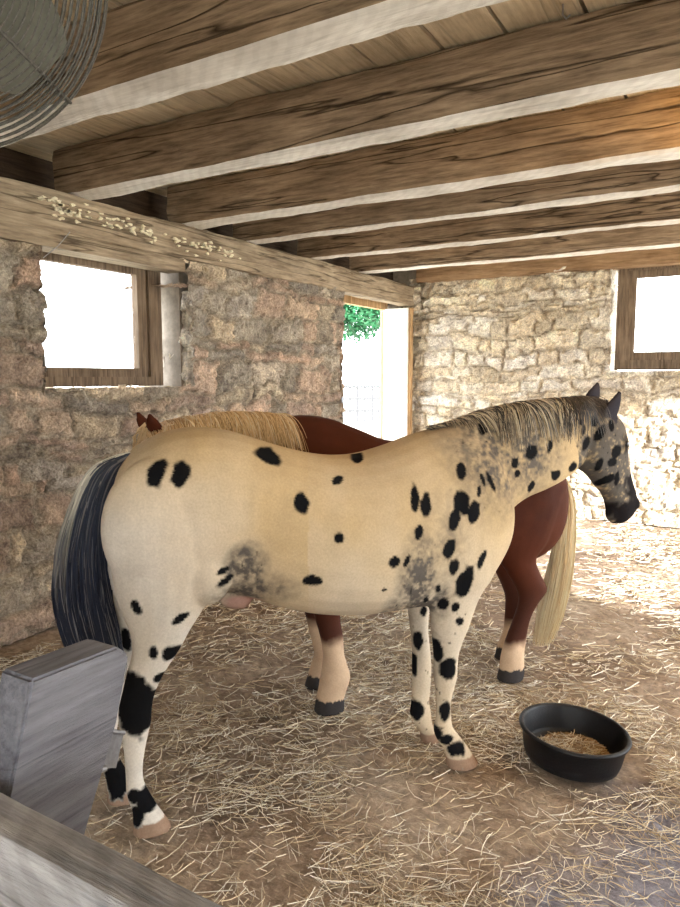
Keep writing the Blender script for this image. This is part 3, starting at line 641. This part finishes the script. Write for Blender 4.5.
# ---- chestnut horse with flaxen mane
h2 = Horse((-1.40+N1[0]*.13, 3.186+N1[1]*.13), A1)
h2.torso([(558, 484, 553, 515, .08, 0, 2, 0), (552, 462, 547, 540, .17, 0, 2.2, 0), (536, 438, 532, 555, .23, 0, 2.3, 0), (510, 424, 505, 562, .27, 0, 2.3, 0), (465, 426, 460, 560, .265, 0, 2.3, 0), (425, 439, 420, 566, .29, 0, 2.3, .05), (388, 440, 382, 572, .3, 0, 2.3, .05), (358, 429, 352, 572, .29, 0, 2.3, .08), (328, 418, 322, 566, .25, 0, 2.3, .1), (300, 415, 298, 556, .22, 0, 2.3, .1), (276, 421, 282, 545, .17, 0, 2.2, 0), (262, 445, 270, 525, .09, 0, 2, 0)])
h2.torso([(300, 418, 296, 540, .19, 0, 2.2, .2), (262, 415, 268, 525, .145, 0, 2.2, .2), (230, 414, 238, 502, .11, 0, 2.1, .2), (200, 417, 208, 484, .095, 0, 2.1, .15), (172, 422, 186, 470, .085, 0, 2.1, .1), (150, 430, 168, 462, .078, 0, 2.1, 0)])
h2.leg([(540, 295, 350, .11, -.14), (575, 302, 348, .085, -.14), (600, 310, 342, .066, -.14), (618, 315, 340, .055, -.14), (636, 320, 343, .052, -.14), (653, 323, 344, .048, -.14), (665, 322, 347, .052, -.14), (677, 320, 350, .057, -.14), (689, 318, 347, .055, -.14), (698, 316, 344, .06, -.14), (711, 314, 344, .067, -.14)])
h2.leg([(540, 290, 345, .1, .14), (590, 300, 335, .075, .14), (630, 309, 333, .052, .14), (652, 314, 332, .045, .14), (664, 311, 330, .05, .14), (675, 308, 327, .055, .14), (687, 304, 325, .062, .14)])
h2.leg([(485, 495, 568, .10, -.14), (513, 498, 558, .12, -.14), (539, 490, 549, .105, -.145), (558, 498, 536, .075, -.14), (574, 508, 540, .062, -.135), (590, 517, 547, .053, -.13), (603, 518, 538, .048, -.13), (619, 513, 530, .043, -.13), (640, 505, 526, .043, -.13), (654, 501, 524, .052, -.13), (665, 499.5, 524, .055, -.13), (673, 498, 524, .06, -.13), (684, 496, 522, .068, -.13)])
h2.leg([(520, 475, 540, .12, .14), (545, 484, 526, .09, .14), (566, 493, 520, .065, .135), (592, 504, 523, .053, .13), (606, 505, 524, .048, .13), (630, 503, 518, .04, .13), (646, 497, 514, .046, .13), (658, 494, 511, .05, .13), (671, 487, 506, .064, .13)])
mass(h2, 522, 490, -.15, .15, .25, .11); mass(h2, 522, 490, .15, .15, .25, .11); mass(h2, 325, 500, -.15, .14, .22, .1); mass(h2, 325, 500, .15, .14, .22, .1)
P2 = h2.at(152, 434, -.01); ha = Horse((0, 0), (-A1[0], -A1[1])); ha.mb = h2.mb
sN, sT, sW = head(ha, P2, math.radians(12), math.radians(72), HEADP)
hd2 = lambda x, t, w: P2+sN*x+sT*t+sW*w
for sgn in (-1, 1):
    ellipsoid(h2.mb, hd2(.165, -.045, sgn*.082), [sN*.042, sT*.032, sW*.024]); ellipsoid(h2.mb, hd2(.17, -.17, sgn*.06), [sN*.1, sT*.09, sW*.042]); ellipsoid(h2.mb, hd2(.555, -.05, sgn*.042), [sN*.032, sT*.028, sW*.018])
    eb = hd2(-.005, -.01, sgn*.055); fwdv = -h2.a*.5+sW*sgn*.85; fwdv /= np.linalg.norm(fwdv); tipv = eb+UZ*.085+sT*.05+sW*sgn*.035; sd = np.cross(tipv-eb, fwdv); sd /= np.linalg.norm(sd); ear(h2.mb, eb, tipv, sd, fwdv)
b2 = h2.solid('chestnut_horse', .010, 5)
V = h2.V; zz = V[:, 2]; n3 = fbm(V[:, 0]*14+V[:, 1]*11, zz*15, 12, 3); n1 = fbm(V[:, 0]*3+V[:, 1]*2, zz*3, 4, 3)
C = np.array([.075, .021, .011])*(1+.25*n1[:, None]+.15*n3[:, None]); hx2 = (V-P2)@sN
low = np.clip((.62-zz)/.2, 0, 1)[:, None]*.55; C = C*(1-low)+np.array([.05, .022, .016])*low
fore = (V-h2.p0)@h2.a < 0; ztop = np.where(fore, .40, .24)
wk = np.clip((ztop+.03*n3-zz)/.06, 0, 1)[:, None]; C = C*(1-wk)+np.array([.56, .40, .27])*wk*(1+.15*n3[:, None])
hk = (zz < .075)[:, None]; C = np.where(hk, np.array([.045, .04, .04]), C)
setcol(b2.data, np.clip(C, .01, .9)); b2.data.materials.append(vcol_mat('chestnut_coat', .6, .06, fine=.7))
tag(b2, 'chestnut horse with flaxen mane and pale lower legs standing behind the spotted horse', 'horse')
for sgn in (-1, 1):
    mb = MB(); ellipsoid(mb, hd2(.165, -.048, sgn*.096), [sN*.021, sT*.017, sW*.014], 10); mb.build('eye', EYE, b2, True)
mn = MB(); r = random.Random(22)
crest = [(282, 416), (262, 414), (235, 413), (205, 416), (178, 420), (158, 427), (150, 432)]
cp = cr_interp([h2.at(u, v, 0) for u, v in crest], 8)
for k in range(1100):
    t = r.random()*(len(cp)-1.01); i = int(t); p = cp[i]*(1-(t-i))+cp[i+1]*(t-i)
    p = p+UZ*r.uniform(-.012, .008)+h2.l*r.uniform(-.02, .02); v = r.random()
    c = (.80, .57, .30) if v < .55 else ((.55, .34, .15) if v < .85 else (.90, .76, .52))
    drape(h2, mn, p, -h2.l*r.uniform(.6, .9)+UZ*r.uniform(.1, .3)+h2.a*r.uniform(-.1, .3), r.uniform(.2, .36), 8, r.uniform(.002, .0035), .005+r.random()*.012, c)
mn.build('mane', HAIR, b2, True)
ml = MB()
for k in range(260):
    p = hd2(-.015+r.uniform(-.03, .03), .03, r.uniform(-.05, .05)); drape(h2, ml, p, sN*.7+sT*.5+sW*r.uniform(-.5, .5), r.uniform(.14, .3), 8, .003, .006, (.78, .58, .33) if r.random() < .7 else (.6, .42, .22), grow=.003)
ml.build('forelock', HAIR, b2, True)
def c2(rr, oa, n):
    v = rr.random(); c = np.array((.84, .70, .44)) if v < .6 else (np.array((.66, .48, .26)) if v < .85 else np.array((.9, .82, .62))); return np.repeat(c[None], n, 0)
tail(h2, 'tail', [(548, 468, 0), (560, 480, .0), (566, 505, 0), (564, 545, 0), (558, 580, 0), (550, 615, 0), (541, 648, 0)], [.025, .04, .055, .07, .085, .085, .05], 900, c2, lambda rr, oa: rr.uniform(.78, 1), 4, .0032, b2)

# ------------------------------------------------------------------ feed pan
def lathe(mb, prof, n=64):
    vs = []; fs = []
    for (rr, z) in prof:
        for k in range(n): e = 2*math.pi*k/n; vs.append((rr*math.cos(e), rr*math.sin(e), z))
    for i in range(len(prof)-1):
        for k in range(n): fs.append((i*n+k, i*n+(k+1) % n, (i+1)*n+(k+1) % n, (i+1)*n+k))
    fs += [tuple(range(n))[::-1], tuple((len(prof)-1)*n+k for k in range(n))]; mb.add(vs, fs)
pc = on(571, 756, (0, 0, 1), .02)
pan = empty('feed_pan', (pc[0], pc[1], .012)); ax = Vector(RT); pan.rotation_euler = Matrix.Rotation(math.radians(4), 4, Vector(Fh)).to_euler()
tag(pan, 'shallow round black rubber feed pan on the straw in front of the horses', 'feed pan')
mb = MB(); lathe(mb, [(.0, 0), (.185, 0), (.195, .006), (.203, .03), (.218, .118), (.228, .122), (.232, .13), (.228, .138), (.216, .138), (.21, .128), (.196, .04), (.185, .02), (.0, .018)])
mb.build('pan_body', RUBBER, pan, True)
mb = MB(); mb.ring((.07, .08, .03), (0, 0, 1), .02, .006, 20); mb.build('drain_plug', RUBBER, pan, True)
z0 = .012+.022
def preg(rg, n):
    a = rg.random(n)*6.283; q = .15*np.sqrt(rg.random(n)); return np.c_[pc[0]+q*np.cos(a), pc[1]+q*np.sin(a)]
tag(straws('feed_remains', 420, preg, lambda a, b: np.zeros_like(a)+z0+.006, .02, .1, 8, None, .0014, .012), 'brown chaff and straw left in the bottom of the black feed pan', 'chaff', None, 'stuff')
x, y, nx, ny = frow(-.17, .17, -.17, .17, .01); rr_ = np.hypot(x, y)
k_ = link('chaff', np.c_[pc[0]+x, pc[1]+y, z0+.006+.01*fbm(x*20, y*20, 6, 3)-.05*np.clip(rr_-.155, 0, 1)*4], grid_faces(nx, ny)[(rr_[grid_faces(nx, ny)].max(1) < .172)], flat_mat('chaff', (.3, .2, .11), .9, .1, 0, .6, 90, .6), bpy.data.objects['feed_remains'])
k_['kind'] = 'stuff'

# ------------------------------------------------------------------ near rail, leaning plank
mb = MB(); hewn(mb, (-2.9, .522, .72), (-.2, .612, 1.004), 0, 91, .003, .05, 6)
tag(mb.build('stall_rail', W_RAIL), 'weathered grey top rail crossing the lower left corner nearest the viewer', 'rail')
PX = -1.0
q = [on(32, 680, (1, 0, 0), PX), on(129, 647, (1, 0, 0), PX), on(118, 722, (1, 0, 0), PX), on(88, 828, (1, 0, 0), PX), on(2, 786, (1, 0, 0), PX)]
c_ = on(118, 646.5, (1, 0, 0), PX); q[1] = on(130, 655, (1, 0, 0), PX)
dn = (q[3]-q[2]); lft = q[4]-q[0]
low1 = q[3]+dn/np.linalg.norm(dn)*.75; low0 = q[4]+lft/np.linalg.norm(lft)*.0; low0 = np.array([PX, low1[1]-.17, low1[2]])
poly = [q[0], c_, q[1], q[2], q[3], low1, low0, np.array([PX, .612, .98]), q[4]]
poly = [q[0], c_, q[1], q[2], q[3], np.array([PX, .70, .62]), np.array([PX, .70, .01]), np.array([PX, .618, .01]), np.array([PX, .618, .96])]
bm = bmesh.new(); vs = [bm.verts.new(p) for p in poly]; f = bm.faces.new(vs); e = bmesh.ops.extrude_face_region(bm, geom=[f])
bmesh.ops.translate(bm, verts=[g for g in e['geom'] if isinstance(g, bmesh.types.BMVert)], vec=(-.085, 0, 0)); bmesh.ops.recalc_face_normals(bm, faces=bm.faces)
bmesh.ops.bevel(bm, geom=list(bm.edges), offset=.005, segments=2, affect='EDGES')
me = bpy.data.meshes.new('stall_plank'); bm.to_mesh(me); me.materials.append(W_GREY); plank = bpy.data.objects.new('stall_plank', me); COL.objects.link(plank)
tag(plank, 'thick dark grey plank with clipped corner standing just behind the near rail', 'plank')
# steel bracket on the plank edge
bp = on(112, 750, (1, 0, 0), PX-.03)
mb = MB(); A = [on(u, v, (1, 0, 0), PX-.01) for u, v in ((100, 768), (108, 731), (124, 733), (116, 768))]
mb.tube([A[0], A[1]], .004, 8); mb.tube([A[1], A[2]], .0045, 8); 
mb.add([A[0]+(.0, 0, 0), A[1], A[2], A[3]]+[p+np.array([-.006, 0, 0]) for p in A], [(0, 1, 2, 3), (7, 6, 5, 4), (0, 4, 5, 1), (1, 5, 6, 2), (2, 6, 7, 3), (3, 7, 4, 0)]); mb.tube([A[0]-np.array([0, 0, .004]), A[0]+np.array([.0, .012, -.006])], .006, 8)
mb.build('latch_bracket', flat_mat('tarnished_steel', (.2, .2, .215), .55, .4, .6, .1), plank)['label'] = 'dull steel bracket on the plank edge'

# ------------------------------------------------------------------ fan
fc = on(-92, -54, tuple(FW), float(FW@CP)+1.2); axf = CP+RT*.25-UZ*.1-fc; axf /= np.linalg.norm(axf); RF = .315
fan = empty('barn_fan', fc); tag(fan, 'round wire-caged barn fan hanging at the top left corner', 'fan')
loc = lambda p: np.array(p)-fc
mb = MB()
for k in range(26):
    t = (k+1)/26; mb.ring(axf*(.10+.05*math.sqrt(max(0, 1-t*t))), axf, RF*t*.985, .0019, 64, 5)
for k in range(7): mb.ring(axf*(.09-.03*k), axf, RF*(1-.012*k), .0026 if k else .004, 72, 5)
for k in range(14): mb.ring(axf*(-.11), axf, RF*(.3+.68*k/14), .0019, 56, 5)
mb.build('wire_guard', WIRE, fan, True)
fa = np.cross(axf, UZ); fa /= np.linalg.norm(fa); fb = np.cross(axf, fa)
for k in range(8):
    e = 2*math.pi*k/8+.2; d = fa*math.cos(e)+fb*math.sin(e); mb = MB()
    mb.tube([axf*.155+d*.05, axf*.14+d*.2, axf*.105+d*RF, axf*.0+d*RF, axf*(-.11)+d*RF*.93, axf*(-.115)+d*.1], .0036, 6); mb.build('guard_spoke', WIRE, fan, True)
mb = MB(); mb.tube([axf*-.16, axf*-.15, axf*0.02, axf*.03], [.05, .07, .07, .05], 20); mb.build('motor', WIRE, fan, True)
for k in range(3):
    e = 2*math.pi*k/3+.5; d = fa*math.cos(e)+fb*math.sin(e); p_ = np.cross(axf, d); vs = []; fs = []
    for i in range(9):
        t = i/8; R_ = .06+.2*t; w = .05+.09*math.sin(math.pi*min(1, t*.75+.12)); tw = .55-.3*t
        for j in range(5): s_ = (j/4-.5)*2; vs.append(axf*(.055+w*s_*math.sin(tw)+.012*(1-s_*s_))+d*R_+p_*(.8*w*s_*math.cos(tw)))
    n0 = len(vs); vs += [v_-axf*.003 for v_ in vs]
    for i in range(8):
        for j in range(4): a_ = i*5+j; fs += [(a_, a_+1, a_+6, a_+5), (n0+a_, n0+a_+5, n0+a_+6, n0+a_+1)]
    mb = MB(); mb.add(vs, fs); mb.build('fan_blade', BLADE, fan, True)
mb = MB(); tp = np.array([fc[0], 1.1, ZP])-fc; mb.tube([axf*-.1, axf*-.1+UZ*.3, np.array([tp[0], tp[1]-.0, tp[2]-.1]), tp], .012, 8); mb.build('hanger', WIRE, fan, True)
# a thin wire hooked over the beam at the window
mb = MB(); a_ = on(70, 232, (1, 0, 0), XW+.08); b_ = on(43, 258, (1, 0, 0), XW+.05); mb.tube([a_, (a_+b_)/2+np.array([.01, 0, -.01]), b_], .003, 6)
tag(mb.build('wire_hook', METAL), 'short pale wire hanging off the wall beam above the left window', 'wire')
# cobwebbed hook near the ceiling top
mb = MB(); hk_ = on(563, 4, (0, 0, 1), ZP-.005); mb.tube([hk_, hk_-UZ*.04, hk_-UZ*.055+RT*.015, hk_-UZ*.04+RT*.03], .004, 6)
tag(mb.build('ceiling_hook', METAL), 'small metal hook under the ceiling boards at the top edge', 'hook')

# ------------------------------------------------------------------ outside
mb = MB(); mb.box((-80, -60, -.3), (60, 90, -.04)); struct(mb.build('outside_ground', flat_mat('dry_pale_ground', (.62, .6, .52), .95, .1, 0, .2, 3)))
fp = on(350, 398, tuple(Fh), 26.); mb = MB()
fen = empty('outdoor_fence', (fp[0], fp[1], 0)); tag(fen, 'grey rail fence far outside seen through the doorway', 'fence')
for k in range(-12, 13):
    mb.box((-.04+k*.28, -.03, 0), (.04+k*.28, .03, 1.35))
FG = flat_mat('fence_grey', (.06, .06, .065)); mb.build('fence_picket_run', FG, fen)
mb = MB()
for z_ in (.35, .8, 1.25): mb.box((-3.6, -.05, z_), (3.6, -.02, z_+.1))
mb.build('fence_rail', FG, fen); fen.rotation_euler = (0, 0, YAW)
tp = on(336, 300, tuple(Fh), 22.); mb = MB(); r = random.Random(2)
tree = empty('tree', (tp[0]-1, tp[1]+1, 0)); tag(tree, 'green leafy tree outside beyond the doorway', 'tree')
for k in range(9000):
    d = np.array([r.gauss(0, 1), r.gauss(0, 1), r.gauss(0, 1)]); d /= np.linalg.norm(d); p = d*np.array([1.9, 1.9, 1.0])*r.random()**.33*(1+.2*math.sin(d[0]*7+d[2]*5))+np.array([1.1, 0, 3.95])
    a_ = np.array([r.gauss(0, 1), r.gauss(0, 1), r.gauss(0, .6)]); a_ /= np.linalg.norm(a_); b_ = np.cross(a_, [r.random(), r.random(), 1]); b_ /= np.linalg.norm(b_); s_ = r.uniform(.06, .12)
    mb.add([p-a_*s_, p+b_*s_*.5, p+a_*s_, p-b_*s_*.5], [(0, 1, 2, 3)])
mb.build('crown', flat_mat('leaf_green', (.02, .115, .045), .5, .3, 0, 0, 3, .4), tree)
mb = MB(); mb.tube([(0, 0, 0), (.05, .02, 1.5), (.3, 0, 3), (.6, 0, 5)], [.2, .16, .12, .04], 12); mb.tube([(.2, 0, 2.6), (-.6, .3, 4), (-1, .4, 5)], [.08, .05, .02], 8); mb.build('trunk', W_POST, tree, True)

# ------------------------------------------------------------------ light
W = bpy.data.worlds.new('sky'); S.world = W; W.use_nodes = True
bg = W.node_tree.nodes['Background']; bg.inputs[0].default_value = (.92, .965, 1.0, 1); bg.inputs[1].default_value = 7.0
sun = bpy.data.lights.new('sun', 'SUN'); sun.energy = 12; sun.angle = math.radians(4); sun.color = (1, .98, .94)
so = bpy.data.objects.new('sun', sun); COL.objects.link(so); sd = Vector((-1, .5, -.36)).normalized(); so.rotation_euler = sd.to_track_quat('-Z', 'Y').to_euler()
bl = bpy.data.lights.new('barn_bulb', 'POINT'); bl.energy = 22; bl.color = (1, .55, .12); bl.shadow_soft_size = .04
bo = bpy.data.objects.new('barn_bulb', bl); COL.objects.link(bo); bo.location = (.25, 3.62, 2.92)
S.view_settings.view_transform = 'Standard'; S.view_settings.look = 'None'; S.view_settings.gamma = 1; S.view_settings.exposure = .6
